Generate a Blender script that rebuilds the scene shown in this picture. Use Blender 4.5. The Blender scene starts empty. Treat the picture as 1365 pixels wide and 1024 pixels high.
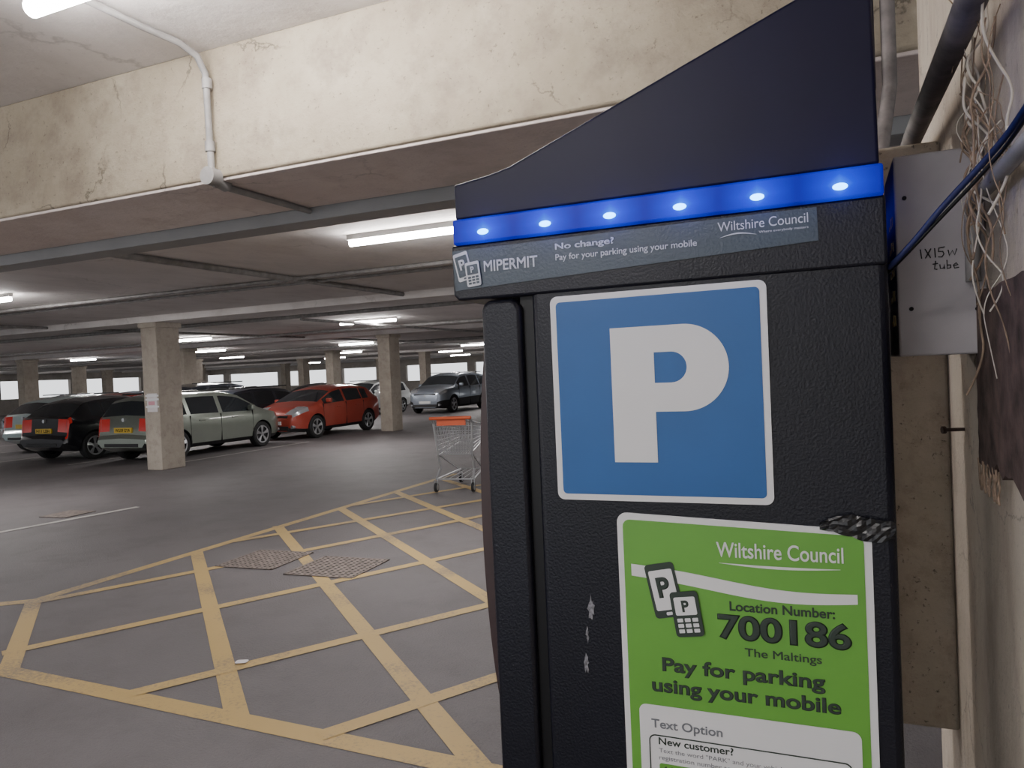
import bpy, math, random
from mathutils import Vector, Matrix
random.seed(7)
COL = bpy.context.scene.collection

# ---------------------------------------------------------------- materials
def nodes_of(m):
    m.use_nodes = True
    return m.node_tree.nodes, m.node_tree.links, m.node_tree.nodes['Principled BSDF']

def simple(name, col, rough=0.5, metal=0.0, coat=0.0, em=None, es=0.0, bump=0.0, bscale=100.0, vary=0.0, vscale=8.0, spec=0.5):
    m = bpy.data.materials.new(name)
    n, l, b = nodes_of(m)
    b.inputs['Base Color'].default_value = (*col, 1)
    b.inputs['Roughness'].default_value = rough
    b.inputs['Metallic'].default_value = metal
    b.inputs['Coat Weight'].default_value = coat
    b.inputs['Specular IOR Level'].default_value = spec
    if em:
        b.inputs['Emission Color'].default_value = (*em, 1)
        b.inputs['Emission Strength'].default_value = es
    tc = n.new('ShaderNodeTexCoord')
    nz = n.new('ShaderNodeTexNoise'); nz.inputs['Scale'].default_value = vscale; nz.inputs['Detail'].default_value = 6
    l.new(tc.outputs['Object'], nz.inputs['Vector'])
    cr = n.new('ShaderNodeValToRGB')
    v = vary
    cr.color_ramp.elements[0].position = 0.3; cr.color_ramp.elements[1].position = 0.7
    cr.color_ramp.elements[0].color = (*[c*(1-v) for c in col], 1)
    cr.color_ramp.elements[1].color = (*[min(1, c*(1+v)) for c in col], 1)
    l.new(nz.outputs['Fac'], cr.inputs['Fac']); l.new(cr.outputs['Color'], b.inputs['Base Color'])
    if bump > 0:
        nb = n.new('ShaderNodeTexNoise'); nb.inputs['Scale'].default_value = bscale; nb.inputs['Detail'].default_value = 2
        l.new(tc.outputs['Object'], nb.inputs['Vector'])
        bp = n.new('ShaderNodeBump'); bp.inputs['Strength'].default_value = bump; bp.inputs['Distance'].default_value = 0.002
        l.new(nb.outputs['Fac'], bp.inputs['Height']); l.new(bp.outputs['Normal'], b.inputs['Normal'])
    return m

def concrete(name, c1, c2, stain, big=0.7, speck=0.5, bump=0.5, streak=(1,1,1), rough=0.85, pit=60, crack=0.0, cscale=1.2, stainamt=0.55):
    m = bpy.data.materials.new(name)
    n, l, b = nodes_of(m)
    b.inputs['Roughness'].default_value = rough
    tc = n.new('ShaderNodeTexCoord'); mp = n.new('ShaderNodeMapping'); mp.inputs['Scale'].default_value = streak
    l.new(tc.outputs['Object'], mp.inputs['Vector'])
    def noise(scale, detail, src):
        x = n.new('ShaderNodeTexNoise'); x.inputs['Scale'].default_value = scale; x.inputs['Detail'].default_value = detail
        x.inputs['Roughness'].default_value = 0.65
        l.new(src, x.inputs['Vector']); return x
    def ramp(src, p0, p1, a, bb):
        r = n.new('ShaderNodeValToRGB'); r.color_ramp.elements[0].position = p0; r.color_ramp.elements[1].position = p1
        r.color_ramp.elements[0].color = (*a, 1); r.color_ramp.elements[1].color = (*bb, 1)
        l.new(src, r.inputs['Fac']); return r
    def mix(f, a, bb, mode='MIX'):
        x = n.new('ShaderNodeMix'); x.data_type = 'RGBA'; x.blend_type = mode
        if hasattr(f, 'links'): l.new(f, x.inputs[0])
        else: x.inputs[0].default_value = f
        l.new(a, x.inputs[6])
        if isinstance(bb, tuple): x.inputs[7].default_value = (*bb, 1)
        else: l.new(bb, x.inputs[7])
        return x.outputs[2]
    n1 = noise(big, 9, mp.outputs[0]); r1 = ramp(n1.outputs['Fac'], 0.35, 0.65, c1, c2)
    n2 = noise(big*5, 8, mp.outputs[0]); r2 = ramp(n2.outputs['Fac'], 0.48, 0.70, (0, 0, 0), (1, 1, 1))
    x = n.new('ShaderNodeMath'); x.operation = 'MULTIPLY'; x.inputs[1].default_value = stainamt
    l.new(r2.outputs['Color'], x.inputs[0])
    c = mix(x.outputs[0], r1.outputs['Color'], stain)
    n3 = noise(pit, 4, tc.outputs['Object']); r3 = ramp(n3.outputs['Fac'], 0.62, 0.72, (1, 1, 1), (1-speck, 1-speck, 1-speck))
    c = mix(1.0, c, r3.outputs['Color'], 'MULTIPLY')
    if crack > 0:
        nd = noise(cscale*3, 6, tc.outputs['Object'])
        ad = n.new('ShaderNodeVectorMath'); ad.operation = 'ADD'
        sc = n.new('ShaderNodeVectorMath'); sc.operation = 'SCALE'; sc.inputs['Scale'].default_value = 0.35/cscale
        l.new(nd.outputs['Color'], sc.inputs[0]); l.new(tc.outputs['Object'], ad.inputs[0]); l.new(sc.outputs[0], ad.inputs[1])
        vo = n.new('ShaderNodeTexVoronoi'); vo.feature = 'DISTANCE_TO_EDGE'; vo.inputs['Scale'].default_value = cscale
        l.new(ad.outputs[0], vo.inputs['Vector'])
        rc = ramp(vo.outputs['Distance'], 0.0, 0.010, (1-crack,)*3, (1, 1, 1))
        nm = noise(cscale*0.9, 3, tc.outputs['Object']); rm = ramp(nm.outputs['Fac'], 0.48, 0.58, (0, 0, 0), (1, 1, 1))
        c = mix(rm.outputs['Color'], c, mix(1.0, c, rc.outputs['Color'], 'MULTIPLY'))
    l.new(c, b.inputs['Base Color'])
    nb = noise(pit*0.5, 10, tc.outputs['Object'])
    bp = n.new('ShaderNodeBump'); bp.inputs['Strength'].default_value = bump; bp.inputs['Distance'].default_value = 0.01
    l.new(nb.outputs['Fac'], bp.inputs['Height']); l.new(bp.outputs['Normal'], b.inputs['Normal'])
    return m

M = {}
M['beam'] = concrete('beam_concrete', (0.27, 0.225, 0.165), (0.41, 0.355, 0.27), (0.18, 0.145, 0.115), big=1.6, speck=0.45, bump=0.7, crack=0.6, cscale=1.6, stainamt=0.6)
M['soffit_lit'] = concrete('soffit_painted_light', (0.58, 0.50, 0.47), (0.70, 0.62, 0.59), (0.46, 0.39, 0.36), big=1.2, speck=0.2, crack=0.3, cscale=1.2)  # beam underside: paler colour paints in the light it should catch
M['ceil'] = concrete('ceiling_concrete', (0.62, 0.58, 0.56), (0.76, 0.72, 0.70), (0.50, 0.46, 0.44), big=0.5, speck=0.15, streak=(1, 0.5, 1), pit=25, crack=0.3, cscale=0.5)
M['pillar'] = concrete('pillar_concrete', (0.34, 0.30, 0.25), (0.45, 0.40, 0.34), (0.24, 0.20, 0.17), big=1.5, speck=0.2)
M['wallr'] = concrete('wall_painted_concrete', (0.52, 0.45, 0.37), (0.62, 0.55, 0.46), (0.36, 0.28, 0.22), big=2.5, speck=0.4, streak=(1, 1, 0.35), pit=90, crack=0.4, cscale=4)
M['panel'] = concrete('speckled_concrete', (0.44, 0.39, 0.31), (0.58, 0.51, 0.42), (0.30, 0.23, 0.17), big=5, speck=0.75, pit=110)
M['farwall'] = concrete('far_wall', (0.45, 0.41, 0.37), (0.56, 0.52, 0.48), (0.3, 0.27, 0.25), big=0.5, speck=0.1, pit=10)
M['asphalt'] = concrete('asphalt', (0.108, 0.098, 0.101), (0.148, 0.136, 0.141), (0.080, 0.071, 0.072), big=0.35, speck=0.5, bump=0.9, rough=0.62, pit=130)

def worn_paint(name, col, under=(0.12, 0.11, 0.115)):
    m = bpy.data.materials.new(name); n, l, b = nodes_of(m)
    b.inputs['Roughness'].default_value = 0.65
    tc = n.new('ShaderNodeTexCoord')
    a = n.new('ShaderNodeTexNoise'); a.inputs['Scale'].default_value = 45; a.inputs['Detail'].default_value = 8; a.inputs['Roughness'].default_value = 0.75
    l.new(tc.outputs['Object'], a.inputs['Vector'])
    a2 = n.new('ShaderNodeTexNoise'); a2.inputs['Scale'].default_value = 1.5; a2.inputs['Detail'].default_value = 4
    l.new(tc.outputs['Object'], a2.inputs['Vector'])
    ad = n.new('ShaderNodeMath'); ad.operation = 'ADD'; l.new(a.outputs['Fac'], ad.inputs[0]); l.new(a2.outputs['Fac'], ad.inputs[1])
    mr = n.new('ShaderNodeMapRange'); mr.inputs['From Min'].default_value = 1.02; mr.inputs['From Max'].default_value = 1.25
    mr.inputs['To Min'].default_value = 0; mr.inputs['To Max'].default_value = 0.8
    l.new(ad.outputs[0], mr.inputs['Value'])
    x = n.new('ShaderNodeMix'); x.data_type = 'RGBA'; l.new(mr.outputs[0], x.inputs[0])
    x.inputs[6].default_value = (*col, 1); x.inputs[7].default_value = (*under, 1)
    l.new(x.outputs[2], b.inputs['Base Color'])
    return m
M['yellow'] = worn_paint('worn_yellow_paint', (0.46, 0.32, 0.125))
M['whitepaint'] = worn_paint('worn_white_paint', (0.48, 0.46, 0.43))

M['navy'] = simple('navy_powder_coat', (0.0055, 0.006, 0.012), 0.36, 0.0, 0.0, bump=0.35, bscale=300, vary=0.2, vscale=3, spec=0.32)
M['navy2'] = simple('navy_smooth_metal', (0.006, 0.0055, 0.026), 0.42, 0.0, 0.0, bump=0.1, bscale=90, vary=0.2, vscale=3, spec=0.22)
M['black'] = simple('black_plastic', (0.005, 0.005, 0.006), 0.4, spec=0.3)
M['brown'] = simple('dark_maroon_door', (0.035, 0.015, 0.015), 0.45, vary=0.2)
M['sticker'] = simple('teal_sticker', (0.030, 0.050, 0.070), 0.35, bump=0.3, bscale=230, vary=0.1)
M['white'] = simple('white_vinyl', (0.70, 0.70, 0.72), 0.4, vary=0.02)
M['offwhite'] = simple('faded_white_vinyl', (0.55, 0.57, 0.60), 0.45, vary=0.04)
M['blue'] = simple('sign_blue', (0.006, 0.088, 0.30), 0.4, vary=0.04)
M['green'] = simple('sign_green', (0.115, 0.34, 0.04), 0.4, vary=0.05)
M['dkgreen'] = simple('dark_ink', (0.02, 0.035, 0.025), 0.5)
M['grey'] = simple('grey_ink', (0.16, 0.17, 0.19), 0.5)
M['pipe'] = simple('galvanised_conduit', (0.25, 0.24, 0.235), 0.55, 0.0, vary=0.25, vscale=12)
M['pipedark'] = simple('dirty_conduit', (0.17, 0.15, 0.145), 0.7, 0.0, vary=0.4, vscale=20)
M['trunk'] = simple('grey_steel_trunking', (0.24, 0.24, 0.245), 0.5, 0.0, vary=0.15, vscale=3)
M['bluecable'] = simple('dark_blue_cable', (0.008, 0.012, 0.07), 0.5)
M['boxpaint'] = simple('grey_enclosure', (0.38, 0.355, 0.365), 0.55, vary=0.15, vscale=9)
M['rust'] = simple('rusty_plate', (0.085, 0.055, 0.048), 0.9, bump=1.0, bscale=60, vary=0.6, vscale=30)
M['root'] = simple('dead_stems', (0.25, 0.18, 0.13), 0.9, vary=0.4, vscale=40)
M['cob'] = simple('cobweb', (0.55, 0.5, 0.44), 0.9)
M['tape'] = simple('black_tape', (0.012, 0.012, 0.014), 0.3, bump=1.0, bscale=50)
M['scuff'] = simple('scuffed_paint', (0.18, 0.18, 0.20), 0.6, vary=0.6, vscale=200)
M['yellowsign'] = simple('yellow_letters', (0.65, 0.50, 0.18), 0.5)
M['tube'] = simple('lit_tube', (1, 1, 1), 0.5, em=(1.0, 0.96, 0.94), es=95.0)
M['housing'] = simple('white_batten', (0.75, 0.75, 0.73), 0.5)
M['tyre'] = simple('tyre_rubber', (0.015, 0.015, 0.016), 0.8)
M['alloy'] = simple('alloy', (0.55, 0.56, 0.58), 0.3, 0.8)
M['glass'] = simple('tinted_glass', (0.02, 0.025, 0.03), 0.06, 0.0, 0.5)
M['taillight'] = simple('red_lens', (0.36, 0.012, 0.012), 0.15, 0, 1.0, em=(1, .05, .03), es=0.12)
M['headlight'] = simple('clear_lens', (0.5, 0.52, 0.55), 0.12, 0.5, 1.0)
M['trimblk'] = simple('black_trim', (0.02, 0.02, 0.022), 0.55)
M['plateY'] = simple('yellow_plate', (0.68, 0.45, 0.03), 0.4)
M['plateW'] = simple('white_plate', (0.7, 0.7, 0.7), 0.4)
M['chrome'] = simple('bright_wire', (0.45, 0.46, 0.48), 0.35, 0.6)
M['orange'] = simple('orange_handle', (0.55, 0.10, 0.035), 0.5)
M['grate'] = simple('rusty_grate', (0.19, 0.155, 0.138), 0.75, 0.0, vary=0.4, vscale=20)
M['dark'] = simple('dark_void', (0.01, 0.01, 0.01), 0.9)
M['paper'] = simple('paper_notice', (0.65, 0.62, 0.63), 0.7, vary=0.05)
M['pink'] = simple('pink_print', (0.6, 0.3, 0.35), 0.7)
M['led'] = simple('led_core', (0.2, 0.6, 1), 0.3, em=(0.08, 0.55, 1.0), es=8)

def paint(name, col, metal=0.5):
    return simple(name, col, 0.3, metal, 0.8, vary=0.03)

LEDX = [-0.459, -0.363, -0.270, -0.176, -0.080, 0.015]
def lightbar_mat():
    m = bpy.data.materials.new('blue_light_bar'); n, l, b = nodes_of(m)
    b.inputs['Base Color'].default_value = (0.0, 0.005, 0.15, 1); b.inputs['Roughness'].default_value = 0.3
    b.inputs['Specular IOR Level'].default_value = 0.2
    tc = n.new('ShaderNodeTexCoord'); sp = n.new('ShaderNodeSeparateXYZ'); l.new(tc.outputs['Object'], sp.inputs[0])
    def mth(op, a, bval=None):
        x = n.new('ShaderNodeMath'); x.operation = op; l.new(a, x.inputs[0])
        if bval is not None: x.inputs[1].default_value = bval
        return x.outputs[0]
    a = mth('ADD', sp.outputs['X'], 0.459+0.0948*10.5)
    a = mth('ABSOLUTE', mth('SUBTRACT', mth('MODULO', a, 0.0948), 0.0474))
    r = n.new('ShaderNodeMapRange'); r.inputs['From Min'].default_value = 0.0; r.inputs['From Max'].default_value = 0.045
    r.inputs['To Min'].default_value = 1; r.inputs['To Max'].default_value = 0; l.new(a, r.inputs['Value'])
    z = mth('ABSOLUTE', mth('SUBTRACT', sp.outputs['Z'], 1.8065))
    rz = n.new('ShaderNodeMapRange'); rz.inputs['From Min'].default_value = 0.0; rz.inputs['From Max'].default_value = 0.022
    rz.inputs['To Min'].default_value = 1; rz.inputs['To Max'].default_value = 0.45; l.new(z, rz.inputs['Value'])
    mu = n.new('ShaderNodeMath'); mu.operation = 'MULTIPLY'; l.new(r.outputs[0], mu.inputs[0]); l.new(rz.outputs[0], mu.inputs[1])
    cr = n.new('ShaderNodeValToRGB'); e = cr.color_ramp.elements
    e[0].position = 0; e[0].color = (0.0, 0.0, 0.32, 1); e[1].position = 1; e[1].color = (0.0, 0.30, 1.0, 1)
    x = cr.color_ramp.elements.new(0.65); x.color = (0.0, 0.035, 0.80, 1)
    l.new(mu.outputs[0], cr.inputs['Fac']); l.new(cr.outputs['Color'], b.inputs['Emission Color'])
    b.inputs['Emission Strength'].default_value = 0.9
    return m
M['bar'] = lightbar_mat()

# ---------------------------------------------------------------- helpers
def setparent(o, p):
    if p is not None:
        o.parent = p
        o.matrix_parent_inverse = Matrix.Translation(-Vector(p.location)) if not p.get('_local') else Matrix.Identity(4)

def thing(o, label, category, group=None):
    o['label'] = label; o['category'] = category
    if group: o['group'] = group
    return o

def empty(name, loc, label=None, category=None, group=None):
    o = bpy.data.objects.new(name, None); o.location = loc; o.empty_display_size = 0.1
    COL.objects.link(o)
    if label: thing(o, label, category, group)
    return o

def mk(name, me, mat=None, parent=None, label=None):
    o = bpy.data.objects.new(name, me)
    COL.objects.link(o)
    if mat is not None:
        me.materials.clear(); me.materials.append(mat)
    setparent(o, parent)
    if label: o['label'] = label
    return o

class MB:
    def __init__(s): s.v = []; s.f = []
    def box(s, x0, x1, y0, y1, z0, z1):
        b = len(s.v)
        s.v += [(x0,y0,z0),(x1,y0,z0),(x1,y1,z0),(x0,y1,z0),(x0,y0,z1),(x1,y0,z1),(x1,y1,z1),(x0,y1,z1)]
        for f in [(0,3,2,1),(4,5,6,7),(0,1,5,4),(1,2,6,5),(2,3,7,6),(3,0,4,7)]: s.f.append(tuple(b+i for i in f))
        return s
    def cyl(s, p0, p1, r, n=8, r1=None):
        p0 = Vector(p0); p1 = Vector(p1); r1 = r if r1 is None else r1
        d = (p1-p0).normalized(); a = d.orthogonal().normalized(); c = d.cross(a)
        b = len(s.v)
        for i in range(n):
            t = 2*math.pi*i/n; o = a*math.cos(t)+c*math.sin(t)
            s.v.append(tuple(p0+o*r)); s.v.append(tuple(p1+o*r1))
        for i in range(n):
            j = (i+1) % n; s.f.append((b+2*i, b+2*j, b+2*j+1, b+2*i+1))
        s.f.append(tuple(b+2*i for i in reversed(range(n)))); s.f.append(tuple(b+2*i+1 for i in range(n)))
        return s
    def prism(s, poly, y0, y1):
        b = len(s.v); n = len(poly)
        for (x, z) in poly: s.v.append((x, y0, z))
        for (x, z) in poly: s.v.append((x, y1, z))
        s.f.append(tuple(b+i for i in range(n))); s.f.append(tuple(b+n+i for i in reversed(range(n))))
        for i in range(n):
            j = (i+1) % n; s.f.append((b+j, b+i, b+n+i, b+n+j))
        return s
    def mesh(s, name, smooth=False):
        me = bpy.data.meshes.new(name); me.from_pydata(s.v, [], s.f); me.update()
        if smooth:
            me.shade_smooth(); me.set_sharp_from_angle(angle=math.radians(40))
        return me
    def obj(s, name, mat, parent=None, smooth=False, bevel=0, label=None, seg=3):
        o = mk(name, s.mesh(name, smooth), mat, parent, label)
        if bevel:
            m = o.modifiers.new('bevel', 'BEVEL'); m.width = bevel; m.segments = seg; m.limit_method = 'ANGLE'
            o.data.shade_smooth(); o.data.set_sharp_from_angle(angle=math.radians(50))
        return o

def to_mesh(cu):
    ob = bpy.data.objects.new('tmp', cu); COL.objects.link(ob)
    dg = bpy.context.evaluated_depsgraph_get()
    me = bpy.data.meshes.new_from_object(ob.evaluated_get(dg))
    bpy.data.objects.remove(ob)
    return me

def flat(name, loops, yp, mat, parent=None, th=0.0006, label=None, fmap=None):
    cu = bpy.data.curves.new(name, 'CURVE'); cu.dimensions = '2D'; cu.fill_mode = 'BOTH'; cu.extrude = th
    for lp in loops:
        s = cu.splines.new('POLY'); s.points.add(len(lp)-1)
        for i, (x, y) in enumerate(lp): s.points[i].co = (x, y, 0, 1)
        s.use_cyclic_u = True
    me = to_mesh(cu)
    for v in me.vertices:
        x, y, z = v.co
        v.co = fmap(x, y, z) if fmap else (x, yp - z, y)
    me.name = name
    return mk(name, me, mat, parent, label)

def text(name, body, x0, x1, z0, z1, yp, mat, parent=None, bold=0.0, fmap=None, rot=0.0, shear=0):
    cu = bpy.data.curves.new(name, 'FONT'); cu.body = body; cu.extrude = 0.0; cu.shear = shear
    if bold: cu.bevel_depth = bold; cu.bevel_resolution = 0
    me = to_mesh(cu)
    xs = [v.co.x for v in me.vertices]; ys = [v.co.y for v in me.vertices]
    a, b, c, d = min(xs), max(xs), min(ys), max(ys)
    cx, cz = (x0+x1)/2, (z0+z1)/2
    for v in me.vertices:
        x = x0+(v.co.x-a)/(b-a)*(x1-x0); y = z0+(v.co.y-c)/(d-c)*(z1-z0); zz = v.co.z*0.004
        if rot:
            dx, dz = x-cx, y-cz; x = cx+dx*math.cos(rot)-dz*math.sin(rot); y = cz+dx*math.sin(rot)+dz*math.cos(rot)
        v.co = fmap(x, y, zz) if fmap else (x, yp-zz, y)
    me.name = name
    return mk(name, me, mat, parent)

def rrect(x0, z0, x1, z1, r, n=6):
    p = []
    for cx, cz, a0 in [(x1-r, z1-r, 0), (x0+r, z1-r, 90), (x0+r, z0+r, 180), (x1-r, z0+r, 270)]:
        for i in range(n+1):
            a = math.radians(a0+90*i/n); p.append((cx+r*math.cos(a), cz+r*math.sin(a)))
    return p

def rotp(pts, cx, cz, ang):
    c, s = math.cos(ang), math.sin(ang)
    return [(cx+(x-cx)*c-(z-cz)*s, cz+(x-cx)*s+(z-cz)*c) for x, z in pts]

def sweep(name, pts, r, mat, parent=None, smooth=True, label=None, bez=False):
    cu = bpy.data.curves.new(name, 'CURVE'); cu.dimensions = '3D'; cu.bevel_depth = r; cu.bevel_resolution = 3; cu.use_fill_caps = True
    s = cu.splines.new('NURBS' if bez else 'POLY'); s.points.add(len(pts)-1)
    for i, p in enumerate(pts): s.points[i].co = (*p, 1)
    if bez: s.order_u = 3; s.use_endpoint_u = True; s.resolution_u = 6
    me = to_mesh(cu); me.name = name
    if smooth: me.shade_smooth()
    return mk(name, me, mat, parent, label)

def struct(o): o['kind'] = 'structure'; return o

# ---------------------------------------------------------------- room shell
CZ = 2.95
struct(MB().box(-60, 6, -5, 60, -0.2, 0).obj('floor', M['asphalt']))
struct(MB().box(-60, 6, -5, 60, CZ, CZ+0.3).obj('ceiling', M['ceil']))
struct(MB().box(0.19, 0.45, -4, 1.84, 0, CZ).obj('wall_right', M['wallr']))
struct(MB().box(0.04, 0.19, 1.55, 1.66, 0.91, 1.98).obj('trim_1', M['panel'], bevel=0.006))
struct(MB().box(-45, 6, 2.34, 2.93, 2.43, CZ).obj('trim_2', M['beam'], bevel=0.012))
struct(MB().box(-45, 6, 2.352, 2.93, 2.418, 2.44).obj('trim_8', M['soffit_lit'], bevel=0.004))  # thin slab added under the beam to carry the painted-in light
k = 3
for y in (10.75, 18.9, 27.0, 35.0, 43.0):
    struct(MB().box(-52, 6, y-0.3, y+0.3, CZ-0.12, CZ).obj('trim_%d' % k, M['ceil'])); k += 1
w = MB().box(-60, 6, 55, 55.3, 0, 1.15).box(-60, 6, 55, 55.3, 2.45, CZ)
for i in range(11): w.box(-60+i*6.5, -59.3+i*6.5, 55, 55.3, 1.15, 2.45)
struct(w.obj('wall_back', M['farwall']))
w = MB().box(-55.3, -55, -5, 55, 0, 1.15).box(-55.3, -55, -5, 55, 2.45, CZ)
for i in range(10): w.box(-55.3, -55, -5+i*6.5, -3.9+i*6.5, 1.15, 2.45)
struct(w.obj('wall_left', M['farwall']))
struct(MB().box(4, 4.3, 2.93, 55, 0, CZ).obj('wall_side', M['farwall']))

for x in (-12, -20, -28, -36, -44):
    for y in (10.75, 18.9, 27.0, 35.0, 43.0):
        if x <= -20 and y < 12: continue
        o = MB().box(x-0.2, x+0.2, y-0.28, y+0.28, 0, CZ-0.12).box(x-0.24, x+0.24, y-0.31, y+0.31, CZ-0.22, CZ-0.12).obj('pillar', M['pillar'], bevel=0.015)
        thing(o, 'square concrete pillar holding up the car park ceiling', 'pillar', 'car park pillars')
nt = empty('paper_notice', (-11.9, 10.46, 1.3), 'white paper notice taped around the concrete pillar', 'notice')
MB().box(-12.10, -11.84, 10.455, 10.468, 1.12, 1.47).obj('paper', M['paper'], nt)
for z in (1.43, 1.36, 1.22): MB().box(-12.13, -11.79, 10.445, 10.454, z-0.02, z+0.015).obj('tape', M['white'], nt)
MB().box(-12.06, -11.9, 10.449, 10.454, 1.25, 1.32).obj('print', M['pink'], nt)

# ---------------------------------------------------------------- floor markings
ZS = [0.0015]
def strip(mb, a, b, w):
    ZS[0] += 0.00018; z = ZS[0]
    a = Vector(a); b = Vector(b); d = (b-a).normalized(); n = Vector((-d.y, d.x))*w/2
    i = len(mb.v)
    for p in (a-n, b-n, b+n, a+n): mb.v.append((p.x, p.y, z))
    mb.f.append((i, i+1, i+2, i+3))
mb = MB(); Wd = 0.11
strip(mb, (-5.68, 3.75), (-5.6, 10.6), Wd)
strip(mb, (-4.45, 2.77), (-0.6, 2.65), Wd+0.01)
strip(mb, (-5.70, 3.80), (-4.40, 2.76), Wd)
strip(mb, (-6.9, 2.95), (-5.66, 3.80), Wd)
strip(mb, (-6.8, 2.88), (-4.4, 2.77), Wd)
for a, b in [((-5.68, 5.38), (-2.64, 2.70)), ((-5.70, 6.55), (-1.36, 2.68)), ((-5.62, 7.6), (-0.6, 3.3)), ((-5.64, 8.87), (-1.0, 4.85)), ((-5.6, 10.1), (-1.4, 6.4))]:
    strip(mb, a, b, Wd)
for a, b in [((-5.66, 3.70), (-3.9, 7.0)), ((-4.75, 2.95), (-2.6, 6.7)), ((-3.45, 2.74), (-1.2, 6.2)), ((-2.17, 2.70), (-0.3, 5.8)), ((-5.66, 5.75), (-3.7, 9.1)), ((-5.64, 7.75), (-4.3, 10.2)),
             ((-3.9, 7.0), (-2.6, 9.5)), ((-2.6, 6.7), (-1.2, 9.2))]:
    strip(mb, a, b, Wd*0.9)
thing(mb.obj('hatched_road_marking', M['yellow']), 'worn yellow criss-cross hatching painted on the asphalt', 'road marking')
mb = MB(); strip(mb, (-9.3, 3.0), (-8.6, 7.2), 0.1)
thing(mb.obj('white_road_marking', M['whitepaint']), 'worn white bay line painted on the asphalt', 'road marking')
for i, x in enumerate((-12.5, -15.15, -17.85, -20.6, -23.2)):
    mb = MB(); strip(mb, (x, 11.0), (x, 15.7), 0.08)
    thing(mb.obj('white_bay_line', M['whitepaint']), 'thin white line between two parking bays', 'road marking', 'parking bay lines')

def grate(cx, cy, w, h, ang):
    g = empty('drain_grate', (cx, cy, 0), 'rusty square iron drain grate set in the asphalt', 'drain cover', 'drain grates')
    g.rotation_euler = (0, 0, ang); g['_local'] = 1
    MB().box(-w/2, w/2, -h/2, h/2, 0.0005, 0.0062).obj('pit', M['dark'], g)
    mb = MB()
    for a, b, c, d in [(-w/2, w/2, -h/2, -h/2+.02), (-w/2, w/2, h/2-.02, h/2), (-w/2, -w/2+.02, -h/2, h/2), (w/2-.02, w/2, -h/2, h/2)]: mb.box(a, b, c, d, 0.001, 0.0085)
    n = 12
    for i in range(1, n): mb.box(-w/2+w*i/n-.014, -w/2+w*i/n+.014, -h/2, h/2, 0.004, 0.0078)
    for i in range(1, n): mb.box(-w/2, w/2, -h/2+h*i/n-.012, -h/2+h*i/n+.012, 0.004, 0.0081)
    mb.obj('bars', M['grate'], g)
    del g['_local']
grate(-4.75, 5.28, 0.6, 0.6, 0.05); grate(-3.92, 5.22, 0.66, 0.6, 0.05); grate(-9.15, 6.6, 0.45, 0.45, 0.05)
thing(flat('litter_scrap', [rotp(rrect(-3.19, 3.25, -3.12, 3.30, 0.015), -3.155, 3.275, .4)], 0, M['paper'], fmap=lambda x, y, z: (x, y, 0.012+z)), 'small crumpled scrap of white paper on the asphalt', 'litter')

# ---------------------------------------------------------------- ceiling services
c = empty('conduit_pipe', (-2.3, 2.3, 2.4), 'grey metal conduit clipped across the ceiling and down the concrete beam', 'pipe')
sweep('pipe_run', [(-2.3, 1.80, 2.93), (-2.3, 2.05, 2.93), (-2.28, 2.20, 2.925), (-2.27, 2.28, 2.90), (-2.265, 2.315, 2.84), (-2.26, 2.318, 2.44)], 0.014, M['pipe'], c)
sweep('pipe_run', [(-2.265, 2.33, 2.405), (-2.27, 2.95, 2.405)], 0.014, M['pipe'], c)
MB().cyl((-2.26, 2.29, 2.43), (-2.26, 2.34, 2.43), 0.036, 20).cyl((-2.265, 2.33, 2.43), (-2.265, 2.40, 2.415), 0.03, 14).obj('junction_box', M['pipe'], c, True)
for z in (2.80, 2.55): MB().cyl((-2.262, 2.318, z-0.02), (-2.262, 2.318, z+0.02), 0.02, 12).obj('pipe_clip', M['pipe'], c, True)
thing(MB().box(-30, 4, 2.94, 3.10, 2.36, 2.47).obj('cable_trunking', M['trunk'], bevel=0.004), 'long grey steel cable trunking fixed behind the concrete beam', 'trunking')
for pts, r in [([(-6.45, 3.12, 2.91), (-6.3, 11.5, 2.91)], 0.035), ([(-30, 4.4, 2.92), (0, 4.4, 2.92)], 0.02), ([(-30, 7.9, 2.92), (0, 7.9, 2.92)], 0.025), ([(-30, 8.3, 2.92), (0, 8.3, 2.92)], 0.02),
               ([(-40, 12.4, 2.9), (0, 12.4, 2.9)], 0.04), ([(-14.8, 3.12, 2.9), (-14.8, 40, 2.9)], 0.03), ([(-9.6, 12, 2.8), (-9.6, 40, 2.8)], 0.03), ([(-40, 16.6, 2.88), (0, 16.6, 2.88)], 0.04), ([(-40, 24.5, 2.86), (0, 24.5, 2.86)], 0.06)]:
    thing(sweep('ceiling_pipe', pts, r, M['pipe']), 'long straight grey pipe running under the concrete ceiling', 'pipe', 'ceiling pipes')

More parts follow.
